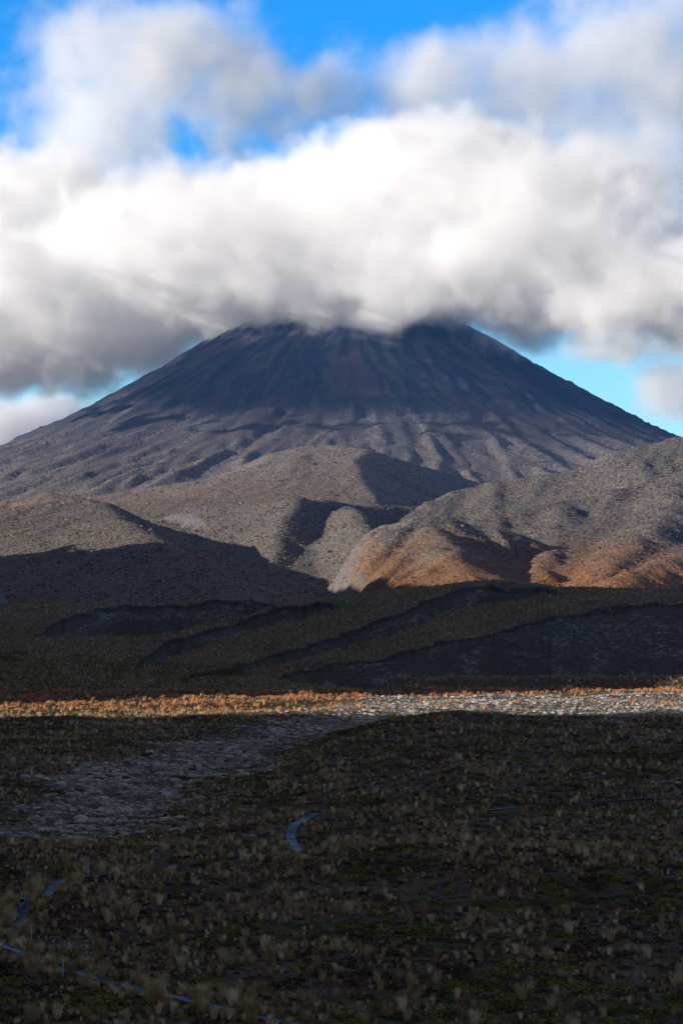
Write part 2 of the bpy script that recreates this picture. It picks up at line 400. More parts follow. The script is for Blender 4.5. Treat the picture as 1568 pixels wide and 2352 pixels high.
# ------------------------------------------------------------------ dark terraced hill beyond the plain
def ip(px, pts): return np.interp(px, [p[0] for p in pts], [p[1] for p in pts])
TOP = [(-400, 1386), (0, 1386), (240, 1386), (366, 1390), (440, 1379), (494, 1376), (574, 1377), (640, 1389), (760, 1373), (900, 1355), (1000, 1344), (1080, 1335), (1150, 1332), (1250, 1344), (1330, 1349), (1568, 1352), (2000, 1360)]
S0 = [(70, 1462), (183, 1408), (227, 1399), (366, 1391), (494, 1378), (574, 1378), (640, 1389)]
B1U = [(-400, 1458), (0, 1460), (200, 1463), (366, 1461), (480, 1432), (574, 1408), (640, 1390)]
S1 = [(300, 1546), (366, 1480), (480, 1446), (574, 1420), (627, 1399), (700, 1388), (773, 1384)]
B2U = [(250, 1584), (300, 1548), (350, 1532), (480, 1478), (517, 1467), (700, 1416), (773, 1388)]
S2 = [(330, 1578), (517, 1537), (700, 1485), (846, 1438), (956, 1390), (1050, 1356), (1120, 1348), (1214, 1356), (1300, 1361)]
B3U = [(400, 1564), (480, 1553), (560, 1545), (773, 1496), (883, 1463), (1000, 1415), (1091, 1384), (1180, 1377), (1250, 1371), (1305, 1362)]
S3 = [(560, 1572), (700, 1542), (883, 1507), (993, 1482), (1091, 1463), (1177, 1438), (1287, 1418), (1360, 1405), (1488, 1387), (1568, 1388), (2000, 1400)]
pxs = np.arange(-420, 2000, 3.0); pys = np.arange(1612, 1326, -1.5)
PXf, PYf = np.meshgrid(pxs, pys)
wob = fbm(PXf, PYf*3, 80, 5, 201, .6)*12+fbm(PXf, PYf*3, 14, 2, 202)*3
py_ = PYf+wob
def band(s, u, x0, x1):                            # bare scarp and gravel between terrace edge s and the next tussock band u
    inx = sstep(x0-15, x0+15, PXf)*(1-sstep(x1-15, x1+15, PXf))
    a, b = ip(PXf, s), ip(PXf, u)
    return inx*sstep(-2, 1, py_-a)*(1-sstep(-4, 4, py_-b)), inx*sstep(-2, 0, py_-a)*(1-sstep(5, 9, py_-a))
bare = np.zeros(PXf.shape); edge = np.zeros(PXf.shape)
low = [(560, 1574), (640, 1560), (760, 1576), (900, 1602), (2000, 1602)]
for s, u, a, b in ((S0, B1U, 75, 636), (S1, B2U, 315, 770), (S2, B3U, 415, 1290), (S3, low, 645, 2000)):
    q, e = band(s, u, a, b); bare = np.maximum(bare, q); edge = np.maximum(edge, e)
lowdark = (1-sstep(60, 330, PXf))*sstep(1475, 1500, py_)
bare = np.maximum(bare, .0*lowdark)
gs = .16+.0*PXf
gs = gs-.09*(1-sstep(250, 420, PXf))*(1-sstep(1425, 1440, PYf))       # flat plateau at the back left
slope = gs+bare*.20+edge*.5+lowdark*.1
TA = (1176-PYf)/FP; TA = (math.sin(PITCH)+TA*math.cos(PITCH))/(math.cos(PITCH)-TA*math.sin(PITCH))
slope = blur(slope, 2)
Yf = np.zeros(PXf.shape); Yf[0] = 985+fbm(pxs, pxs*0, 300, 2, 203)*30
top = ip(pxs, TOP)
for i in range(1, len(pys)):
    z0 = Yf[i-1]*TA[i-1]
    dY = (Yf[i-1]*TA[i]-z0)/(np.maximum(slope[i], TA[i]+.05)-TA[i])
    Yf[i] = Yf[i-1]+dY
Yf = blur(Yf, 3)
Zf = Yf*TA
# past the crest the hill falls away behind
over = PYf < top[None, :]
for i in range(1, len(pys)):
    m = over[i]
    Yn = Yf[i-1]+6.0; Zn = Zf[i-1]-np.minimum(6.0*.10*np.cumsum(over[:i+1], 0)[-1]*.25, 5.0)
    Yf[i] = np.where(m, Yn, Yf[i]); Zf[i] = np.where(m, Zn, Zf[i])
Xf = (PXf-784)/FP*Yf/math.cos(PITCH)*1.0
Xf = (PXf-784)/FP/(math.cos(PITCH)-((1176-PYf)/FP)*math.sin(PITCH))*Yf
Zf = Zf+CAM_Z+fbm(Xf, Yf, 4, 2, 205)*.35+fbm(Xf, Yf, 30, 3, 207)*1.2
pale = np.clip(bare*sstep(.05, .45, fbm(PXf, PYf*2.5, 70, 3, 211)+.1)*(1-edge), 0, 1)
pp = [(880, 1552, 90, 14), (560, 1462, 40, 10), (320, 1552, 60, 12), (1400, 1450, 150, 45)]
for a, b, c_, d_ in pp: pale = np.maximum(pale, .9*bare*np.exp(-((PXf-a)/c_)**2-((PYf-b)/d_)**2)*(1-edge))
h = NT('terraced hill'); fn = h.noise(1.6, 4, .7); bg = h.noise(25, 4)
tc = h.mix(h.ramp(fn, .36, .64), (.060, .054, .028), (.19, .16, .09))
tc = h.mix(h.ramp(bg, .45, .65), tc, (.060, .062, .026))
bc = h.mix(h.ramp(fn, .4, .62), (.040, .036, .031), (.088, .080, .070))
gc = h.mix(h.ramp(h.noise(2.5, 4, .75), .5, .62), (.06, .06, .06), (.24, .235, .23))
bc = h.mix(h.attr('pale'), bc, gc)
cc = h.mix(h.ramp(h.math('ADD', h.attr('bare'), h.math('MULTIPLY', h.math('SUBTRACT', h.noise(6, 4, .7), .5), 1.5)), .2, .8), tc, bc)
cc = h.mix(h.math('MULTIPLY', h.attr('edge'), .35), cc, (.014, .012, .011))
h.col(cc); h.bump(fn, .6, 1.0); M['terrace'] = h.m
o = grid_object('hill', np.stack([Xf, Yf, Zf], -1).reshape(-1, 3), len(pys), len(pxs), M['terrace'], {'bare': bare, 'edge': edge, 'pale': pale})
tag(o, kind='structure')

# ------------------------------------------------------------------ plants and stones of the plain
def inst_mat(name, cols, rough=.9):
    n = NT(name)
    r = n.t.nodes.new('ShaderNodeObjectInfo').outputs['Random']
    cr = n.t.nodes.new('ShaderNodeValToRGB'); cr.color_ramp.interpolation = 'LINEAR'
    e = cr.color_ramp.elements
    for i, c in enumerate(cols):
        q = e[i] if i < 2 else e.new(.5)
    for i, c in enumerate(cols):
        e[i].position = i/(len(cols)-1); e[i].color = (*c, 1)
    n.put(cr, 0, r); return n, cr.outputs[0]
n, c = inst_mat('dry tussock', [(.18, .13, .065), (.60, .48, .29), (.32, .19, .085), (.86, .75, .53)])
n2, co = inst_mat('dry tussock shades', [(.40, .20, .085), (.50, .29, .15), (.34, .13, .05), (.46, .32, .20)])
bpy.data.materials.remove(n2.m)
r = n.t.nodes.new('ShaderNodeObjectInfo').outputs['Random']
cr = n.t.nodes.new('ShaderNodeValToRGB'); e = cr.color_ramp.elements
e[0].color = (.46, .17, .06, 1); e[1].color = (.75, .48, .27, 1); q = e.new(.5); q.color = (.62, .30, .13, 1); n.put(cr, 0, r)
y_ = n.sep(n.geo('Position'), 1)
red = n.ramp(n.math('ADD', y_, n.math('MULTIPLY', n.math('SUBTRACT', n.noise(60, 2), .5), 160.0)), 640, 700)   # red tussock grows on the far flat
red = n.math('MULTIPLY', red, n.ramp(y_, 925, 905))
n.col(n.mix(red, c, cr.outputs[0])); M['tussock'] = n.m
n, c = inst_mat('heath', [(.035, .024, .016), (.095, .066, .046), (.055, .038, .027), (.130, .100, .078)]); n.col(c); M['heath'] = n.m
n, c = inst_mat('green shrub', [(.070, .090, .014), (.180, .200, .030), (.115, .120, .028)]); n.col(c); M['shrub'] = n.m
n, c = inst_mat('pale stone', [(.46, .43, .39), (.74, .70, .64), (.30, .28, .26), (.80, .77, .72)])
n.col(n.mix(n.ramp(n.noise(.12, 4, .7), .35, .65), (.15, .14, .13), c)); n.bump(n.noise(.15, 4, .7), .04); M['stone'] = n.m

def tussock_mesh(seed, blades, lean):
    g = np.random.default_rng(seed); V, F = [], []
    for i in range(blades):
        a = g.uniform(0, 2*np.pi); r0 = .20*np.sqrt(g.uniform()); L = g.uniform(.55, 1.1); out = g.uniform(.04, .62)*L
        b = np.array([math.cos(a), math.sin(a), 0]); w = np.array([-math.sin(a+g.normal(0, .6)), math.cos(a+g.normal(0, .6)), 0])*g.uniform(.007, .015)
        p0 = b*r0; p1 = b*(r0+out*.35)+np.array([lean*.2, 0, L*.6]); p2 = b*(r0+out)+np.array([lean*.6, 0, L*(1-.3*out)])
        k = len(V); V += [p0-w, p0+w, p1+w*.8, p1-w*.8, p2]; F += [(k, k+1, k+2, k+3), (k+3, k+2, k+4)]
    return raw_mesh('tussock', V, F, M['tussock'])
def clump_mesh(seed, n_, h, leaf, mat, domes=5, name='clump'):
    g = np.random.default_rng(seed); V, F = [], []
    ds = [(0, 0, .55)]+[(g.uniform(-.55, .55), g.uniform(-.55, .55), g.uniform(.25, .5)) for _ in range(domes-1)]
    for i in range(n_):
        cx, cy, r = ds[int(g.integers(len(ds)))]
        d = g.normal(size=3); d[2] = abs(d[2]); d /= np.linalg.norm(d); q = r*g.uniform(.6, 1.05)
        p = np.array([cx, cy, 0])+d*q*np.array([1, 1, h*1.4]); p[2] -= .05
        t = d+g.normal(0, .6, 3); t /= np.linalg.norm(t); u = np.cross(t, g.normal(size=3)); u /= np.linalg.norm(u)+1e-9; v = np.cross(t, u)
        s_ = leaf*g.uniform(.6, 1.3); k = len(V)
        V += [p-u*s_, p+v*s_*.8, p+u*s_, p-v*s_*.8]; F.append((k, k+1, k+2, k+3))
    return raw_mesh(name, V, F, mat)
def stone_mesh(seed):
    import bmesh
    g = np.random.default_rng(seed); bm = bmesh.new(); bmesh.ops.create_icosphere(bm, subdivisions=2, radius=.5)
    o3 = g.uniform(0, 50, 3)
    for v in bm.verts:
        p = np.array(v.co); k = 1+.5*float(perlin(np.array([p[0]*2.2+o3[0]+p[2]]), np.array([p[1]*2.2+o3[1]-p[2]]), seed)[0])+g.normal(0, .05)
        v.co = Vector((p[0]*k*1.25, p[1]*k, max(p[2], -.2)*k*.62))
    me = bpy.data.meshes.new('stone'); bm.to_mesh(me); bm.free(); me.materials.append(M['stone']); return me

def scatter(name, P, S, Rz, meshes, sq=None):
    """one ground-cover object: its points carry copies of the given meshes"""
    N = len(P); me = bpy.data.meshes.new(name); me.vertices.add(N); me.vertices.foreach_set('co', np.asarray(P, np.float32).ravel())
    for k, a in (('s', S), ('r', Rz), ('q', np.ones(N) if sq is None else sq)):
        t = me.attributes.new(k, 'FLOAT', 'POINT'); t.data.foreach_set('value', np.asarray(a, np.float32))
    t = me.attributes.new('v', 'INT', 'POINT'); t.data.foreach_set('value', rng.integers(0, len(meshes), N).astype(np.int32))
    o = bpy.data.objects.new(name, me); COL.objects.link(o)
    g = bpy.data.node_groups.new(name, 'GeometryNodeTree')
    for io in ('INPUT', 'OUTPUT'): g.interface.new_socket("Geometry", in_out=io, socket_type='NodeSocketGeometry')
    gi = g.nodes.new('NodeGroupInput'); go = g.nodes.new('NodeGroupOutput'); ip_ = g.nodes.new('GeometryNodeInstanceOnPoints'); jn = g.nodes.new('GeometryNodeJoinGeometry')
    for m in meshes:
        src = bpy.data.objects.new(m.name, m); oi = g.nodes.new('GeometryNodeObjectInfo'); oi.inputs['Object'].default_value = src; oi.inputs['As Instance'].default_value = True
        g.links.new(oi.outputs['Geometry'], jn.inputs[0])
    def at_(k, ty='FLOAT'):
        n = g.nodes.new('GeometryNodeInputNamedAttribute'); n.data_type = ty; n.inputs['Name'].default_value = k; return n.outputs['Attribute']
    cx = g.nodes.new('ShaderNodeCombineXYZ'); g.links.new(at_('r'), cx.inputs[2])
    sc = g.nodes.new('ShaderNodeCombineXYZ'); ml = g.nodes.new('ShaderNodeMath'); ml.operation = 'MULTIPLY'
    s_ = at_('s'); g.links.new(s_, ml.inputs[0]); g.links.new(at_('q'), ml.inputs[1])
    g.links.new(s_, sc.inputs[0]); g.links.new(s_, sc.inputs[1]); g.links.new(ml.outputs[0], sc.inputs[2])
    g.links.new(gi.outputs[0], ip_.inputs['Points']); g.links.new(jn.outputs[0], ip_.inputs['Instance']); ip_.inputs['Pick Instance'].default_value = True
    g.links.new(at_('v', 'INT'), ip_.inputs['Instance Index']); g.links.new(cx.outputs[0], ip_.inputs['Rotation']); g.links.new(sc.outputs[0], ip_.inputs['Scale'])
    g.links.new(ip_.outputs[0], go.inputs[0])
    o.modifiers.new(name, 'NODES').node_group = g
    tag(o, kind='stuff'); return o

def sample(N, y0, y1, half=.20, pw=1.0):
    y = (rng.uniform(size=N)*(y1**(2-pw)-y0**(2-pw))+y0**(2-pw))**(1/(2-pw)); x = rng.uniform(-half, half, N)*y
    return x, y

TRACK = [(690, 2360), (658, 2352), (570, 2336), (505, 2318), (425, 2300), (313, 2274), (240, 2257), (155, 2234), (80, 2212), (20, 2180), (-25, 2160), (-40, 2150), (-10, 2146), (30, 2140), (48, 2128), (51, 2100), (50, 2072), (70, 2064), (114, 2058), (118, 2044), (130, 2025), (175, 2018), (240, 2012), (340, 2004)]
CURVE = [(690, 1958), (676, 1944), (667, 1926), (668, 1910), (680, 1893), (702, 1880), (735, 1869), (775, 1862)]
FAR1 = [(1120, 1862), (1150, 1859), (1195, 1856), (1225, 1853)]
FAR2 = [(1335, 1844), (1400, 1839), (1470, 1836), (1600, 1831), (1760, 1828)]
SEEN = [(73, 2160), (145, 2244), (203, 2015), (661, 1907), (1472, 1833), (2, 2162), (14, 2172), (26, 2184), (48, 2126), (49, 2112), (50, 2100), (50, 2088), (118, 2056), (120, 2046), (129, 2028), (236, 2013), (160, 2236), (174, 2240), (242, 2258), (305, 2271), (324, 2276), (410, 2297), (434, 2302), (500, 2317), (600, 2342), (640, 2349),
        (684, 1953), (672, 1938), (667, 1922), (671, 1904), (685, 1890), (705, 1879), (730, 1871), (1135, 1860), (1160, 1858), (1185, 1857), (1345, 1843), (1370, 1841), (1400, 1839), (1440, 1837), (1480, 1835), (1520, 1833), (1560, 1832)]
def smooth_track(pl, step=.2):
    q = np.array([gpoint(*p) for p in pl]); 
    for _ in range(3): q = np.concatenate([q[:1], np.stack([q[:-1]*.75+q[1:]*.25, q[:-1]*.25+q[1:]*.75], 1).reshape(-1, 3), q[-1:]])
    L = np.concatenate([[0], np.cumsum(np.hypot(*(np.diff(q[:, :2], axis=0).T)))]); t = np.arange(0, L[-1], step)
    xy = np.stack([np.interp(t, L, q[:, 0]), np.interp(t, L, q[:, 1])], -1)
    zz = gz(xy[:, 0], xy[:, 1]); k = 25; zp = np.convolve(np.pad(zz, k//2, mode='edge'), np.ones(k)/k, 'valid')[:len(zz)]
    d = np.gradient(xy, axis=0); d /= np.linalg.norm(d, axis=1)[:, None]+1e-9
    return xy, np.maximum(zp, zz)+.08, d
def keep_clear(x, y, h):
    px, py = proj(x, y, gz(x, y)); ok = np.ones(x.shape, bool); hp = h*FP/np.maximum(y, 50)
    for a, b in SEEN:
        ok &= ~((np.abs(px-a) < 13) & (py > b-3) & (py-hp*.8 < b+2))
    for pl in (TRACK, CURVE, FAR1, FAR2):
        q = [gpoint(*p)[:2] for p in pl]; ok &= dist_poly(x, y, q) > .5
    return ok

SHRUBS = [(1400, 2015, 5.0), (1270, 2022, 3.2), (1500, 2022, 3.0), (1330, 2060, 2.0), (1030, 2045, 1.6), (740, 1925, 4.2), (880, 1930, 3.0), (1165, 1895, 2.6), (470, 2018, 2.4), (410, 2030, 2.0),
          (145, 2012, 2.6), (60, 1925, 3.0), (270, 1945, 3.6), (365, 1905, 2.6), (555, 1940, 3.4), (1040, 1805, 3.6), (1210, 1750, 4.0), (1290, 1815, 3.6), (1090, 1785, 2.6), (1320, 1650, 5.0), (1450, 1660, 3.4),
          (880, 1690, 4.2), (820, 1745, 3.4), (700, 1780, 3.8), (610, 1800, 3.4), (540, 1790, 3.0), (460, 1700, 2.4), (350, 1728, 3.0), (930, 1850, 2.6), (1530, 1780, 3.4), (1440, 1868, 2.6),
          (690, 2045, 2.0), (590, 2032, 2.2), (860, 2062, 1.8), (1160, 2085, 1.6), (1490, 2100, 1.8), (950, 2330, 1.8), (1100, 2255, 2.4), (1210, 2305, 1.6), (1420, 2320, 2.0), (760, 2310, 1.7), (560, 2300, 1.5), (420, 2340, 2.0), (330, 2316, 2.2), (30, 2330, 1.8), (215, 2310, 1.6), (1540, 2200, 1.8),
          (270, 2250, 1.2), (640, 1615, 6.5), (560, 1618, 4.2), (900, 1612, 6.0), (1380, 1608, 3.0), (790, 1620, 3.0)]
TUS = [tussock_mesh(i, 110, l) for i, l in enumerate((0, .3, -.25, .15, .4))]
# tussocks
x, y = sample(250000, 138, 960, .25, .55)
st, gr = stone_mask(x, y), green_mask(x, y)
pat = sstep(-.12, .30, fbm(x, y, 18, 3, 141)+.7*fbm(x, y, 4.5, 2, 143)+.06); dens = (.26+.74*pat)*(1-.86*st)*(1-.72*gr)
dens = dens*np.where((y > 225) & (y < 262), 1.5, 1)*np.where((y > 600) & (y < 900), .35+.65*sstep(-.1, .3, fbm(x, y*.7, 25, 3, 145)), 1)
keep = (rng.uniform(size=len(x)) < dens) & keep_clear(x, y, np.full(x.shape, .75))
x, y = x[keep], y[keep]
hx = smooth_track(TRACK, .5)
ex = np.concatenate([hx[0][:, 0]+sd*(.75+rng.uniform(0, 1.6, len(hx[0])))*-hx[2][:, 1] for sd in (-1, 1) for _ in range(2)])
ey = np.concatenate([hx[0][:, 1]+sd*(.75+rng.uniform(0, 1.6, len(hx[0])))*hx[2][:, 0] for sd in (-1, 1) for _ in range(2)])
cs = np.sign(hx[2][:, 0])+(hx[2][:, 0] == 0); w_ = fbm(hx[0][:, 0], hx[0][:, 1], 5, 2, 301) > -.45
for lat in (.7, .95, 1.3, 1.7):
    jt = lat+rng.uniform(-.15, .2, len(cs)); ex = np.concatenate([ex, (hx[0][:, 0]+cs*jt*hx[2][:, 1])[w_]]); ey = np.concatenate([ey, (hx[0][:, 1]-cs*jt*hx[2][:, 0])[w_]])
k_ = keep_clear(ex, ey, np.full(ex.shape, .5)); x = np.concatenate([x, ex[k_]]); y = np.concatenate([y, ey[k_]])
sz = rng.lognormal(-1.08, .50, len(x)); sz = np.clip(sz, .14, 1.2)*np.where(y > 600, 1.7, 1.0)
sz[len(x)-int(k_.sum()):] *= 1.2
for (a_, b_, c_) in SHRUBS:
    q_ = gpoint(a_, b_); far_ = ((x-q_[0])/(c_*.6))**2+((y-q_[1]+c_*.5)/(c_*1.1))**2 > 1; x, y, sz = x[far_], y[far_], sz[far_]
z = gz(x, y)-.03
near = (y < 185) & (np.abs(x) < .152*y)
order = np.argsort(-(sz/y)*near)[:240]
single = np.zeros(len(x), bool); single[order] = True
rz = rng.uniform(0, 6.28, len(x))
scatter('tussock_grass', np.stack([x, y, z], -1)[~single], sz[~single], rz[~single], TUS, np.where(y > 600, 1.0, 1.2)[~single])
for i in np.nonzero(single)[0]:
    o = bpy.data.objects.new('tussock', TUS[int(rng.integers(5))]); COL.objects.link(o)
    o.location = (x[i], y[i], z[i]); o.rotation_euler = (0, 0, rz[i]); o.scale = (sz[i], sz[i], sz[i]*1.2)
    tag(o, 'pale dry tussock with arching blades in the shaded foreground', 'tussock', 'dry tussocks in the foreground')
# low heath
HE = [clump_mesh(20+i, 150, .55, .075, M['heath']) for i in range(4)]
x, y = sample(118000, 138, 930, .25, .6)
st = stone_mask(x, y); keep = (rng.uniform(size=len(x)) < (1-.9*st)*(.45+.55*sstep(-.2, .3, fbm(x, y, 22, 3, 151)))) & keep_clear(x, y, np.full(x.shape, .45))
x, y = x[keep], y[keep]; sz = np.clip(rng.lognormal(-.25, .4, len(x)), .35, 1.8)
scatter('heath_scrub', np.stack([x, y, gz(x, y)-.04], -1), sz, rng.uniform(0, 6.28, len(x)), HE, rng.uniform(.5, .9, len(x)))
# small green mats
GM = [clump_mesh(40+i, 220, .5, .06, M['shrub']) for i in range(3)]
x, y = sample(55000, 138, 880, .25, .6)
keep = (rng.uniform(size=len(x)) < (1-.95*stone_mask(x, y))*green_mask(x, y)) & keep_clear(x, y, np.full(x.shape, .5))
x, y = x[keep], y[keep]; sz = np.clip(rng.lognormal(-.02, .45, len(x)), .4, 2.2)
scatter('green_ground_cover', np.stack([x, y, gz(x, y)-.04], -1), sz, rng.uniform(0, 6.28, len(x)), GM, rng.uniform(.45, .8, len(x)))
# stones
ST = [stone_mesh(60+i) for i in range(5)]
x, y = sample(108000, 250, 900, .25, .4)
sm = stone_mask(x, y); keep = rng.uniform(size=len(x)) < sm*sm*(.25+.75*sstep(-.2, .25, fbm(x, y, 12, 3, 161)))
x, y = x[keep], y[keep]; sz = np.clip(rng.lognormal(-.75, .6, len(x)), .15, 2.2)*np.where(y > 560, .95, .9)
scatter('stones', np.stack([x, y, gz(x, y)-.02], -1), sz, rng.uniform(0, 6.28, len(x)), ST, rng.uniform(.6, 1.2, len(x)))
# tussock carpet of the terraced hill
fr = rng.uniform(1, len(pys)-2, 90000); fc = rng.uniform(60, len(pxs)-60, 90000); a, b = fr.astype(int), fc.astype(int)
ok = (bare[a, b]+edge[a, b] < .35) & (PYf[a, b] > top[b]-2) & (PYf[a, b] < 1592)
a, b = a[ok], b[ok]; da, db = (fr-fr.astype(int))[ok], (fc-fc.astype(int))[ok]
def bl(A): return A[a, b]*(1-da)*(1-db)+A[a+1, b]*da*(1-db)+A[a, b+1]*(1-da)*db+A[a+1, b+1]*da*db
Pt = np.stack([bl(Xf), bl(Yf), bl(Zf)-.05], -1)
scatter('tussock_grass', Pt, np.clip(rng.lognormal(-.35, .3, len(Pt)), .4, 1.4), rng.uniform(0, 6.28, len(Pt)), TUS)

# green scrub in the hollow at the foot of the terraced hill
fr = rng.uniform(2, len(pys)-3, 26000); fc = rng.uniform(60, 330, 26000); a, b = fr.astype(int), fc.astype(int)
ok = (PYf[a, b] > 1490+.08*PXf[a, b]) & (PYf[a, b] < 1600) & (fbm(PXf[a, b], PYf[a, b]*2.5, 60, 3, 221) > -.05)
a, b = a[ok], b[ok]
scatter('green_ground_cover', np.stack([Xf[a, b]+rng.uniform(-1, 1, len(a)), Yf[a, b], Zf[a, b]-.1], -1), rng.uniform(.8, 2.0, len(a)), rng.uniform(0, 6.28, len(a)), GM)
# scrub and boulders of the hills further off
n, c = inst_mat('hill scrub', [(.13, .105, .075), (.36, .29, .215), (.22, .17, .12), (.06, .05, .045)])
zz_ = n.sep(n.geo('Position'), 2); yy_ = n.sep(n.geo('Position'), 1); xx_ = n.sep(n.geo('Position'), 0)
orr = n.math('MULTIPLY', n.math('MULTIPLY', n.ramp(zz_, 135, 85), n.ramp(yy_, 3200, 3000)), n.ramp(xx_, -20, 20))
n.col(n.mix(orr, c, n.mix(n.t.nodes.new('ShaderNodeObjectInfo').outputs['Random'], (.22, .085, .03), (.42, .21, .09)))); M['hillscrub'] = n.m
HS = [clump_mesh(100+i, 26, .6, .22, M['hillscrub'], 3) for i in range(4)]
P_, S_ = [], []
for (X, Y, H), N, a, b in HILLS:
    i = rng.uniform(3, X.shape[0]-4, N); j = rng.uniform(3, X.shape[1]-4, N); i0, j0 = i.astype(int), j.astype(int); di, dj = i-i0, j-j0
    q = [A[i0, j0]*(1-di)*(1-dj)+A[i0+1, j0]*di*(1-dj)+A[i0, j0+1]*(1-di)*dj+A[i0+1, j0+1]*di*dj for A in (X, Y, H)]
    k = (np.abs(q[0]) < .23*q[1]) & (q[2] > 20) & (fbm(q[0], q[1], 70, 3, 171) > rng.uniform(-.45, .25, N))
    P_.append(np.stack([q[0], q[1], q[2]-.2], -1)[k]); S_.append(rng.uniform(a, b, k.sum())**1.0*rng.lognormal(0, .35, k.sum()))
P_ = np.concatenate(P_); S_ = np.concatenate(S_)
scatter('hill_scrub', P_, S_, rng.uniform(0, 6.28, len(P_)), HS)

# green shrubs: one mesh per habit, copied
SH = [clump_mesh(80+i, 900, .62, .06, M['shrub'], 9, 'shrub') for i in range(4)]
for k, (a, b, s_) in enumerate(SHRUBS):
    p = gpoint(a, b); o = bpy.data.objects.new('green_shrub', SH[k % 4]); COL.objects.link(o)
    if not bool(keep_clear(np.array([p[0]]), np.array([p[1]]), np.array([.5]))[0]): p[1] -= 2.0
    o.location = (p[0], p[1], float(gz(p[:1], p[1:2])[0])-.1); o.rotation_euler = (0, 0, k*1.3); o.scale = (s_*.62, s_*.5, min(1.5, .45+s_*.22))
    own = {(1400, 2015): 'largest low dark green shrub, spreading among tussock at the right of the near plain', (740, 1925): 'big dark shrub inside the bend of the curved boardwalk'}
    if (a, b) in own: tag(o, own[(a, b)], 'shrub', 'dark green shrubs on the plain')
    elif b < 1625: tag(o, 'olive brown shrub standing among red tussock in the sunlit strip', 'shrub', 'shrubs in the sunlit strip')
    else: tag(o, 'dark green rounded shrub growing among dry tussock on the shaded plain', 'shrub', 'dark green shrubs on the plain')

# pale bare bush at the far edge of the plain
def twig_mesh(seed, h):
    g = np.random.default_rng(seed); V, F = [], []
    def limb(p, d, L, r, lv):
        q = p+d*L; k = len(V); u = np.cross(d, [.3, .5, .8]); u /= np.linalg.norm(u); v = np.cross(d, u)
        for c_, rr in ((p, r), (q, r*.6)):
            for t in range(4): V.append(c_+(u*math.cos(t*1.57)+v*math.sin(t*1.57))*rr)
        for t in range(4): F.append((k+t, k+(t+1) % 4, k+4+(t+1) % 4, k+4+t))
        if lv:
            for _ in range(4):
                nd = d+g.normal(0, .55, 3); nd[2] = abs(nd[2])*.8+.15; limb(p+d*L*g.uniform(.5, 1), nd/np.linalg.norm(nd), L*.7, r*.6, lv-1)
    for _ in range(6):
        d = g.normal(0, .5, 3); d[2] = 1; limb(np.zeros(3), d/np.linalg.norm(d), h*.42, .09, 3)
    return V, F
V, F = twig_mesh(5, 4.2); n = NT('grey bark'); n.col((.42, .40, .36))
p = gpoint(762, 1560); p[1] = min(p[1], 886)
o = bpy.data.objects.new('bare_bush', raw_mesh('bare_bush', V, F, n.m)); COL.objects.link(o); o.location = (p[0], 886, float(gz(p[:1], np.array([886.0]))[0]))
tag(o, 'pale leafless bush standing at the far edge of the plain below the dark hill', 'bush')

# ------------------------------------------------------------------ boardwalks, marker poles, walker
n = NT('weathered sky-tinted boards'); n.col(n.mix(n.noise(.35, 4, .6), (.016, .042, .075), (.034, .075, .12))); n.b.inputs['Roughness'].default_value = .55; n.b.inputs['Specular IOR Level'].default_value = .5; M['board'] = n.m  # grey boards; the blue of reflected sky is put into their colour
n = NT('edge timber'); n.col((.13, .15, .17)); M['edge'] = n.m
def boxq(V, F, c, ax, ay, az):
    k = len(V); c, ax, ay, az = map(np.array, (c, ax, ay, az))
    V += [c+i*ax+j*ay+l*az for l in (-1, 1) for j in (-1, 1) for i in (-1, 1)]
    F += [(k+a, k+b, k+c_, k+d) for a, b, c_, d in ((0, 2, 3, 1), (4, 5, 7, 6), (0, 1, 5, 4), (2, 6, 7, 3), (0, 4, 6, 2), (1, 3, 7, 5))]
def boardwalk(pl, w, label, posts=False, rail=.07):
    xy, zz, d = smooth_track(pl); e = bpy.data.objects.new('boardwalk', None); COL.objects.link(e); e.location = (*xy[0], zz[0])
    tag(e, label, 'boardwalk'); o0 = np.array([*xy[0], zz[0]])
    V, F = [], []
    for i in range(len(xy)):
        n_ = np.array([-d[i][1], d[i][0], 0]); t_ = np.array([d[i][0], d[i][1], 0])
        boxq(V, F, np.array([*xy[i], zz[i]+rng.normal(0, .006)])-o0, t_*.092, n_*w/2, (0, 0, .025))
    def part(name, V, F, m):
        ob = bpy.data.objects.new(name, raw_mesh(name, V, F, m)); COL.objects.link(ob); ob.parent = e; return ob
    part('deck', V, F, M['board'])
    for s_ in (-1, 1):
        V, F = [], []
        for i in range(0, len(xy)-1, 4):
            j = min(i+4, len(xy)-1); a = np.array([*xy[i], zz[i]]); b = np.array([*xy[j], zz[j]]); t_ = b-a; n_ = np.array([-t_[1], t_[0], 0]); n_ /= np.linalg.norm(n_)
            boxq(V, F, (a+b)/2-o0+n_*s_*(w/2+.035)+np.array([0, 0, .03]), t_/2, n_*.033, (0, 0, rail))
        part('edge_board', V, F, M['edge'])
    if posts:
        for i in range(6, len(xy)-1, 12):
            for s_ in (-1, 1):
                n_ = np.array([-d[i][1], d[i][0], 0]); V, F = [], []
                boxq(V, F, np.array([*xy[i], zz[i]-.32])-o0+n_*s_*w*.38, (.05, 0, 0), (0, .05, 0), (0, 0, .29)); part('post', V, F, M['edge'])
boardwalk(TRACK, .95, 'narrow blue grey boardwalk winding through the foreground at the lower left under the walker')
boardwalk(CURVE, 1.1, 'short curved boardwalk bending round a dark shrub in the middle of the plain')
boardwalk(FAR1, 1.2, 'low boardwalk stretch lying in a dip right of the plain, partly hidden by tussock')
boardwalk(FAR2, 1.2, 'straight raised boardwalk on posts running out at the right edge of the plain', True)

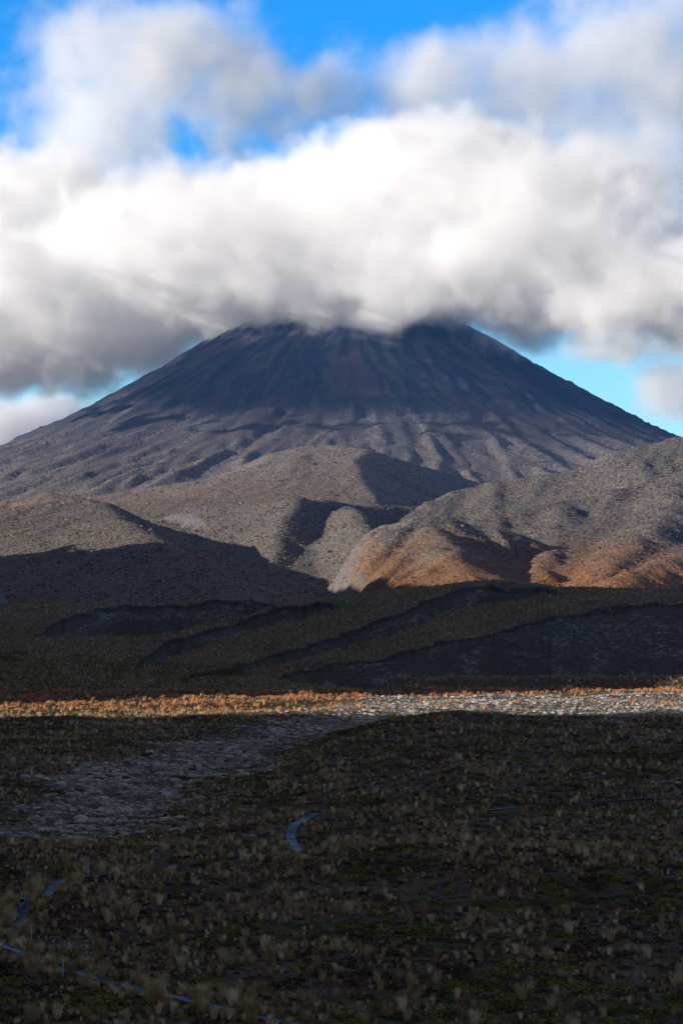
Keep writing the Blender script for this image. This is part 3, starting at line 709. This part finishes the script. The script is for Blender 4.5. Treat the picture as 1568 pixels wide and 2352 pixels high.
n = NT('pale painted pole'); n.col((.50, .64, .85)); n.b.inputs['Roughness'].default_value = .4; M['pole'] = n.m
n = NT('orange band'); n.col((.75, .10, .03)); M['band'] = n.m
def cyl(r, z0, z1, k=10):
    V = [(r*math.cos(2*math.pi*i/k), r*math.sin(2*math.pi*i/k), z) for z in (z0, z1) for i in range(k)]
    return V, [(i, (i+1) % k, k+(i+1) % k, k+i) for i in range(k)]+[tuple(range(k-1, -1, -1)), tuple(range(k, 2*k))]
for (a, b, h_, lab) in ((73, 2161, 1.55, 'slim pale marker pole with orange band beside the track just below the walker'),
                        (145, 2245, 1.55, 'slim pale marker pole with orange band nearest the viewer, lower left by the boardwalk'),
                        (203, 2016, 1.35, 'small marker pole with orange top standing in tussock behind the walker'),
                        (661, 1908, 1.4, 'thin dark marker pole left of the curved boardwalk'),
                        (1472, 1834, 1.6, 'thin marker pole beside the raised boardwalk at the right edge')):
    p = gpoint(a, b); e = bpy.data.objects.new('marker_pole', None); COL.objects.link(e); e.location = p; tag(e, lab, 'marker pole', 'marker poles along the track')
    V, F = cyl(.034, -.1, h_); o = bpy.data.objects.new('pole', raw_mesh('pole', V, F, M['pole'] if a not in (661,) else M['board'])); COL.objects.link(o); o.parent = e
    if a != 661:
        V, F = cyl(.055, h_-.2, h_-.08); o = bpy.data.objects.new('band', raw_mesh('band', V, F, M['band'])); COL.objects.link(o); o.parent = e

def skin(name, J, E_, mat, parent, root=0, sub=2):
    """J: joint -> (x, y, z, radius)"""
    ks = list(J); me = bpy.data.meshes.new(name); me.from_pydata([J[k][:3] for k in ks], [(ks.index(a), ks.index(b)) for a, b in E_], [])
    o = bpy.data.objects.new(name, me); COL.objects.link(o)
    m = o.modifiers.new('skin', 'SKIN'); m.use_smooth_shade = True
    for i, k in enumerate(ks):
        r_ = J[k][3]; me.skin_vertices[0].data[i].radius = r_ if isinstance(r_, tuple) else (r_, r_); me.skin_vertices[0].data[i].use_root = i == root
    ss = o.modifiers.new('sub', 'SUBSURF'); ss.levels = ss.render_levels = sub
    me.materials.append(mat)
    if parent: o.parent = parent
    return o
n = NT('skin'); n.col((.52, .33, .24)); M['skin'] = n.m
n = NT('teal cotton'); n.col(n.mix(n.noise(.08, 3), (.10, .46, .40), (.14, .55, .48))); M['teal'] = n.m
n = NT('black cloth'); n.col((.012, .012, .014)); M['black'] = n.m
n = NT('dark hair'); n.col((.02, .014, .010)); M['hair'] = n.m
J = {'pel': (0, 0, .94, (.15, .10)), 'bel': (0, -.01, 1.08, (.14, .095)), 'che': (0, 0, 1.28, (.17, .11)), 'nek0': (0, .01, 1.45, (.075, .07)), 'nek': (0, 0, 1.53, .055), 'jaw': (0, -.03, 1.60, (.06, .075)), 'head': (0, -.015, 1.68, (.078, .098)), 'top': (0, 0, 1.75, (.06, .08)), 'nose': (0, -.125, 1.64, .014)}
E_ = [('pel', 'bel'), ('bel', 'che'), ('che', 'nek0'), ('nek0', 'nek'), ('nek', 'jaw'), ('jaw', 'head'), ('head', 'top'), ('head', 'nose')]
for s_, q in ((-1, 'l'), (1, 'r')):
    fy = -.12 if s_ < 0 else .10                   # arms swing against the legs
    J.update({q+'sh': (s_*.19, 0, 1.42, .06), q+'el': (s_*.255, .03-fy*.3, 1.14, .043), q+'wr': (s_*.275, -.06-fy*.7, .89, .028), q+'pa': (s_*.27, -.08-fy*.75, .82, (.018, .038))})
    E_ += [('che', q+'sh'), (q+'sh', q+'el'), (q+'el', q+'wr'), (q+'wr', q+'pa')]
    for f, (dx, dy, l) in enumerate(((0, -.032, .072), (0, -.011, .082), (0, .011, .078), (0, .03, .062))):
        b = J[q+'pa']; J[q+'f%d' % f] = (b[0]-s_*.004, b[1]+dy, b[2]-l*.6, .009); J[q+'g%d' % f] = (b[0]-s_*.022, b[1]+dy, b[2]-l*1.15, .0075)
        E_ += [(q+'pa', q+'f%d' % f), (q+'f%d' % f, q+'g%d' % f)]
    b = J[q+'pa']; J[q+'th'] = (b[0]-s_*.03, b[1]-.045, b[2]+.0, .0095); E_.append((q+'pa', q+'th'))
J.update({'lhi': (-.095, 0, .88, .085), 'lkn': (-.10, -.16, .50, .058), 'lca': (-.10, -.15, .35, .052), 'lan': (-.10, -.19, .09, .036), 'lhe': (-.10, -.17, .045, .036), 'lto': (-.115, -.38, .035, .032),
          'rhi': (.095, 0, .88, .085), 'rkn': (.10, -.07, .50, .058), 'rca': (.10, .08, .38, .052), 'ran': (.10, .26, .20, .036), 'rhe': (.10, .29, .15, .036), 'rto': (.11, .14, .04, .032)})
for q in 'lr': E_ += [('pel', q+'hi'), (q+'hi', q+'kn'), (q+'kn', q+'ca'), (q+'ca', q+'an'), (q+'an', q+'he'), (q+'he', q+'to')]
body = skin('person', J, E_, M['skin'], None)
pz = smooth_track(TRACK); pp_ = gpoint(49, 2094); i = int(np.argmin((pz[0][:, 0]-pp_[0])**2+(pz[0][:, 1]-pp_[1])**2))
body.location = (*pz[0][i], pz[1][i]+.03)
tag(body, 'walker in a teal sleeveless top, black shorts and backpack coming along the boardwalk', 'person')
skin('shirt', {'w': (0, -.005, .96, (.165, .118)), 'b': (0, -.01, 1.08, (.158, .112)), 'c': (0, 0, 1.28, (.188, .126)), 'n': (0, .01, 1.42, (.10, .09)), 'sl': (-.19, 0, 1.41, .075), 'sr': (.19, 0, 1.41, .075)},
     [('w', 'b'), ('b', 'c'), ('c', 'n'), ('c', 'sl'), ('c', 'sr')], M['teal'], body)
sh = {'w': (0, 0, .97, (.16, .112)), 'h': (0, 0, .88, (.15, .11))}
for q, s_ in (('l', -1), ('r', 1)):
    a, b = np.array(J[q+'hi'][:3]), np.array(J[q+'kn'][:3]); sh[q+'1'] = (*(a*.85+b*.15), .105); sh[q+'2'] = (*(a*.2+b*.8), .088)
skin('shorts', sh, [('w', 'h'), ('h', 'l1'), ('l1', 'l2'), ('h', 'r1'), ('r1', 'r2')], M['black'], body)
skin('hair', {'a': (0, .01, 1.735, (.075, .09)), 'b': (0, .045, 1.69, (.08, .075)), 'c': (0, .06, 1.62, (.065, .05)), 'f': (0, -.06, 1.755, (.05, .04))}, [('f', 'a'), ('a', 'b'), ('b', 'c')], M['hair'], body)
for s_ in (-1, 1):
    skin('strap', {'a': (s_*.12, .12, 1.40, .022), 'b': (s_*.125, .0, 1.50, .024), 'c': (s_*.13, -.125, 1.36, .024), 'd': (s_*.15, -.12, 1.18, .02), 'e': (s_*.18, .04, 1.05, .018)}, [('a', 'b'), ('b', 'c'), ('c', 'd'), ('d', 'e')], M['black'], body, sub=1)
skin('backpack', {'a': (0, .20, 1.02, (.14, .09)), 'b': (0, .22, 1.2, (.16, .11)), 'c': (0, .20, 1.42, (.13, .08))}, [('a', 'b'), ('b', 'c')], M['black'], body)
for q in 'lr':
    a, b, c_ = J[q+'an'], J[q+'he'], J[q+'to']
    skin('boot', {'a': (a[0], a[1], a[2]+.05, .05), 'h': (*b[:3], .052), 't': (*c_[:3], .045)}, [('a', 'h'), ('h', 't')], M['black'], body)

# ------------------------------------------------------------------ clouds: real volumes
def cloud(name, blobs, lo, hi, cell, dens, nscale, namp, edge, tagargs, shift=.5):
    v = bpy.data.volumes.new(name); o = bpy.data.objects.new(name, v); COL.objects.link(o)
    g = bpy.data.node_groups.new(name, 'GeometryNodeTree')
    for io in ('INPUT', 'OUTPUT'): g.interface.new_socket("Geometry", in_out=io, socket_type='NodeSocketGeometry')
    out = g.nodes.new('NodeGroupOutput'); vc = g.nodes.new('GeometryNodeVolumeCube')
    vc.inputs['Min'].default_value = lo; vc.inputs['Max'].default_value = hi
    for a, p, q in zip('XYZ', lo, hi): vc.inputs['Resolution '+a].default_value = max(8, int((q-p)/cell))
    P = g.nodes.new('GeometryNodeInputPosition').outputs[0]
    def put(n, i, x):
        if hasattr(x, 'is_output'): g.links.new(x, n.inputs[i])
        else: n.inputs[i].default_value = x
    def vm(op, *a, val=False):
        n = g.nodes.new('ShaderNodeVectorMath'); n.operation = op
        for i, x in enumerate(a): put(n, i, x)
        return n.outputs['Value'] if val else n.outputs[0]
    def mt(op, *a):
        n = g.nodes.new('ShaderNodeMath'); n.operation = op
        for i, x in enumerate(a): put(n, i, x)
        return n.outputs[0]
    def noise(scale, detail, vec, off):
        n = g.nodes.new('ShaderNodeTexNoise'); put(n, 'Vector', vm('ADD', vec, off)); n.inputs['Scale'].default_value = 1/scale
        n.inputs['Detail'].default_value = detail; n.inputs['Roughness'].default_value = .66
        return n
    wv = noise(nscale*2.2, 2, P, (11, 5, 3)).outputs[1]
    W = vm('ADD', P, vm('MULTIPLY', vm('SUBTRACT', wv, (.5, .5, .5)), (nscale*.8,)*3))
    e = None
    for px, py, Y, rx, rz, rd, s in blobs:
        c = at(px, py, Y); k = Y/FP
        d = vm('LENGTH', vm('DIVIDE', vm('SUBTRACT', W, tuple(c)), (rx*k, rd, rz*k)), val=True)
        x = mt('MULTIPLY', mt('SUBTRACT', 1.0, d), s)
        if e is None: e = x
        else:
            n = g.nodes.new('ShaderNodeMath'); n.operation = 'SMOOTH_MAX'; put(n, 0, e); put(n, 1, x); n.inputs[2].default_value = .15; e = n.outputs[0]
    n1 = noise(nscale, 6, P, (0, 0, 0)).outputs[0]
    q = mt('ADD', e, mt('MULTIPLY', mt('SUBTRACT', n1, shift), namp))
    mr = g.nodes.new('ShaderNodeMapRange'); put(mr, 0, q); mr.inputs[1].default_value = 0; mr.inputs[2].default_value = edge
    d = mr.outputs[0]
    put(vc, 'Density', mt('POWER', d, 1.4))
    m = bpy.data.materials.new(name); m.use_nodes = True; t = m.node_tree; t.nodes.clear()
    pv = t.nodes.new('ShaderNodeVolumePrincipled'); mo = t.nodes.new('ShaderNodeOutputMaterial'); t.links.new(pv.outputs[0], mo.inputs['Volume'])
    pv.inputs['Density'].default_value = dens; pv.inputs['Color'].default_value = (1, 1, 1, 1); pv.inputs['Anisotropy'].default_value = 0
    sm = g.nodes.new('GeometryNodeSetMaterial'); sm.inputs['Material'].default_value = m; v.materials.append(m)
    g.links.new(vc.outputs[0], sm.inputs[0]); g.links.new(sm.outputs[0], out.inputs[0])
    o.modifiers.new("cloud", 'NODES').node_group = g
    tag(o, **tagargs)
    return o
MAIN = [(150, 690, 7300, 330, 190, 650, 1), (430, 610, 7250, 320, 180, 600, 1), (640, 580, 7150, 300, 190, 650, 1), (900, 560, 7150, 320, 200, 650, 1),
        (1150, 560, 7250, 300, 200, 650, 1), (1350, 580, 7500, 240, 180, 600, 1), (1010, 400, 7200, 200, 125, 430, 1), (1150, 420, 7250, 150, 110, 400, 1), (790, 445, 7150, 150, 105, 380, 1), (1300, 460, 7500, 190, 110, 450, 1),
        (700, 690, 7000, 350, 95, 520, 1), (1000, 655, 7000, 340, 95, 520, 1), (1280, 640, 7200, 250, 90, 450, 1), (40, 790, 7300, 300, 100, 550, 1), (-200, 680, 7300, 300, 200, 650, 1),
        (330, 530, 7500, 260, 110, 450, .9), (40, 490, 7500, 240, 140, 450, .9),
        (1640, 670, 8000, 320, 120, 500, .7),
        (-560, 520, 6350, 330, 110, 560, .7), (-900, 430, 6250, 240, 80, 400, .6),  # out of view, added to throw cloud shade on the cone
        (545, 738, 6950, 150, 50, 420, 1), (720, 738, 6900, 150, 50, 420, 1), (880, 733, 6900, 130, 48, 420, 1), (1015, 712, 6850, 110, 46, 420, 1)]
MAIN = [b if b[0] < -400 else (b[0], b[1], 7250-(b[0]-784)*.9, *b[3:]) for b in MAIN]       # the bank's face is turned to the sun
cloud('cloud', MAIN, (-3300, 5500, 640), (1750, 8700, 1850), 9, .0130, 210, 2.5, .40,
      dict(label='huge white cloud bank wrapped round the top of the volcano', cat='cloud'), shift=.47)
THIN = [(340, 170, 9350, 320, 150, 330, .95), (520, 320, 9350, 60, 30, 150, .6), (230, 130, 9300, 170, 150, 330, 1), (400, 130, 9300, 200, 140, 330, 1), (540, 220, 9300, 170, 130, 300, 1), (720, 210, 9300, 190, 80, 260, .9), (640, 290, 9300, 80, 50, 200, .6),
        (230, 330, 9300, 200, 190, 320, 1), (60, 470, 9300, 280, 150, 320, 1), (440, 450, 9200, 200, 90, 300, 1),
        (1480, 160, 9300, 330, 230, 320, 1), (1240, 210, 9300, 280, 160, 300, 1), (1010, 200, 9300, 220, 120, 280, .9), (1400, 390, 9300, 360, 180, 320, 1), (1560, 600, 9400, 280, 260, 320, 1),
        (960, 300, 9300, 160, 100, 280, .9)]
cloud('cloud', THIN, (-1900, 8700, 1200), (1900, 9950, 2950), 11, .0056, 230, 2.4, .8,
      dict(label='thin bluish white cloud veil spread across the upper sky behind the bank', cat='cloud'), shift=.44)
cloud('cloud', [(60, 985, 11500, 230, 80, 350, 1), (190, 990, 11500, 140, 60, 300, 1)], (-2100, 11000, 900), (-1000, 12000, 1450), 14, .012, 220, 1.8, .45,
      dict(label='small white cumulus low on the left behind the volcano flank', cat='cloud'))
cloud('cloud', [(1560, 900, 11500, 150, 90, 350, 1), (1450, 800, 11500, 200, 45, 300, .6)], (900, 11000, 950), (2300, 12000, 1800), 14, .006, 260, 1.8, .5,
      dict(label='grey white cloud low on the right beside the volcano flank', cat='cloud'))

# ------------------------------------------------------------------ air
hz = bpy.data.materials.new("haze"); hz.use_nodes = True; t = hz.node_tree; t.nodes.clear()
pv = t.nodes.new('ShaderNodeVolumePrincipled'); mo = t.nodes.new('ShaderNodeOutputMaterial'); t.links.new(pv.outputs[0], mo.inputs['Volume'])
pv.inputs['Density'].default_value = 2.0e-5; pv.inputs['Color'].default_value = (.12, .38, 1, 1)
x0, x1, y0, y1, z0, z1 = -20000, 20000, -400, 12500, -60, 1160
V = [(x, y, z) for z in (z0, z1) for y in (y0, y1) for x in (x0, x1)]
me = raw_mesh('haze', V, [(0, 2, 3, 1), (4, 5, 7, 6), (0, 1, 5, 4), (2, 6, 7, 3), (0, 4, 6, 2), (1, 3, 7, 5)], hz)
o = bpy.data.objects.new('haze', me); COL.objects.link(o); tag(o, kind='stuff')
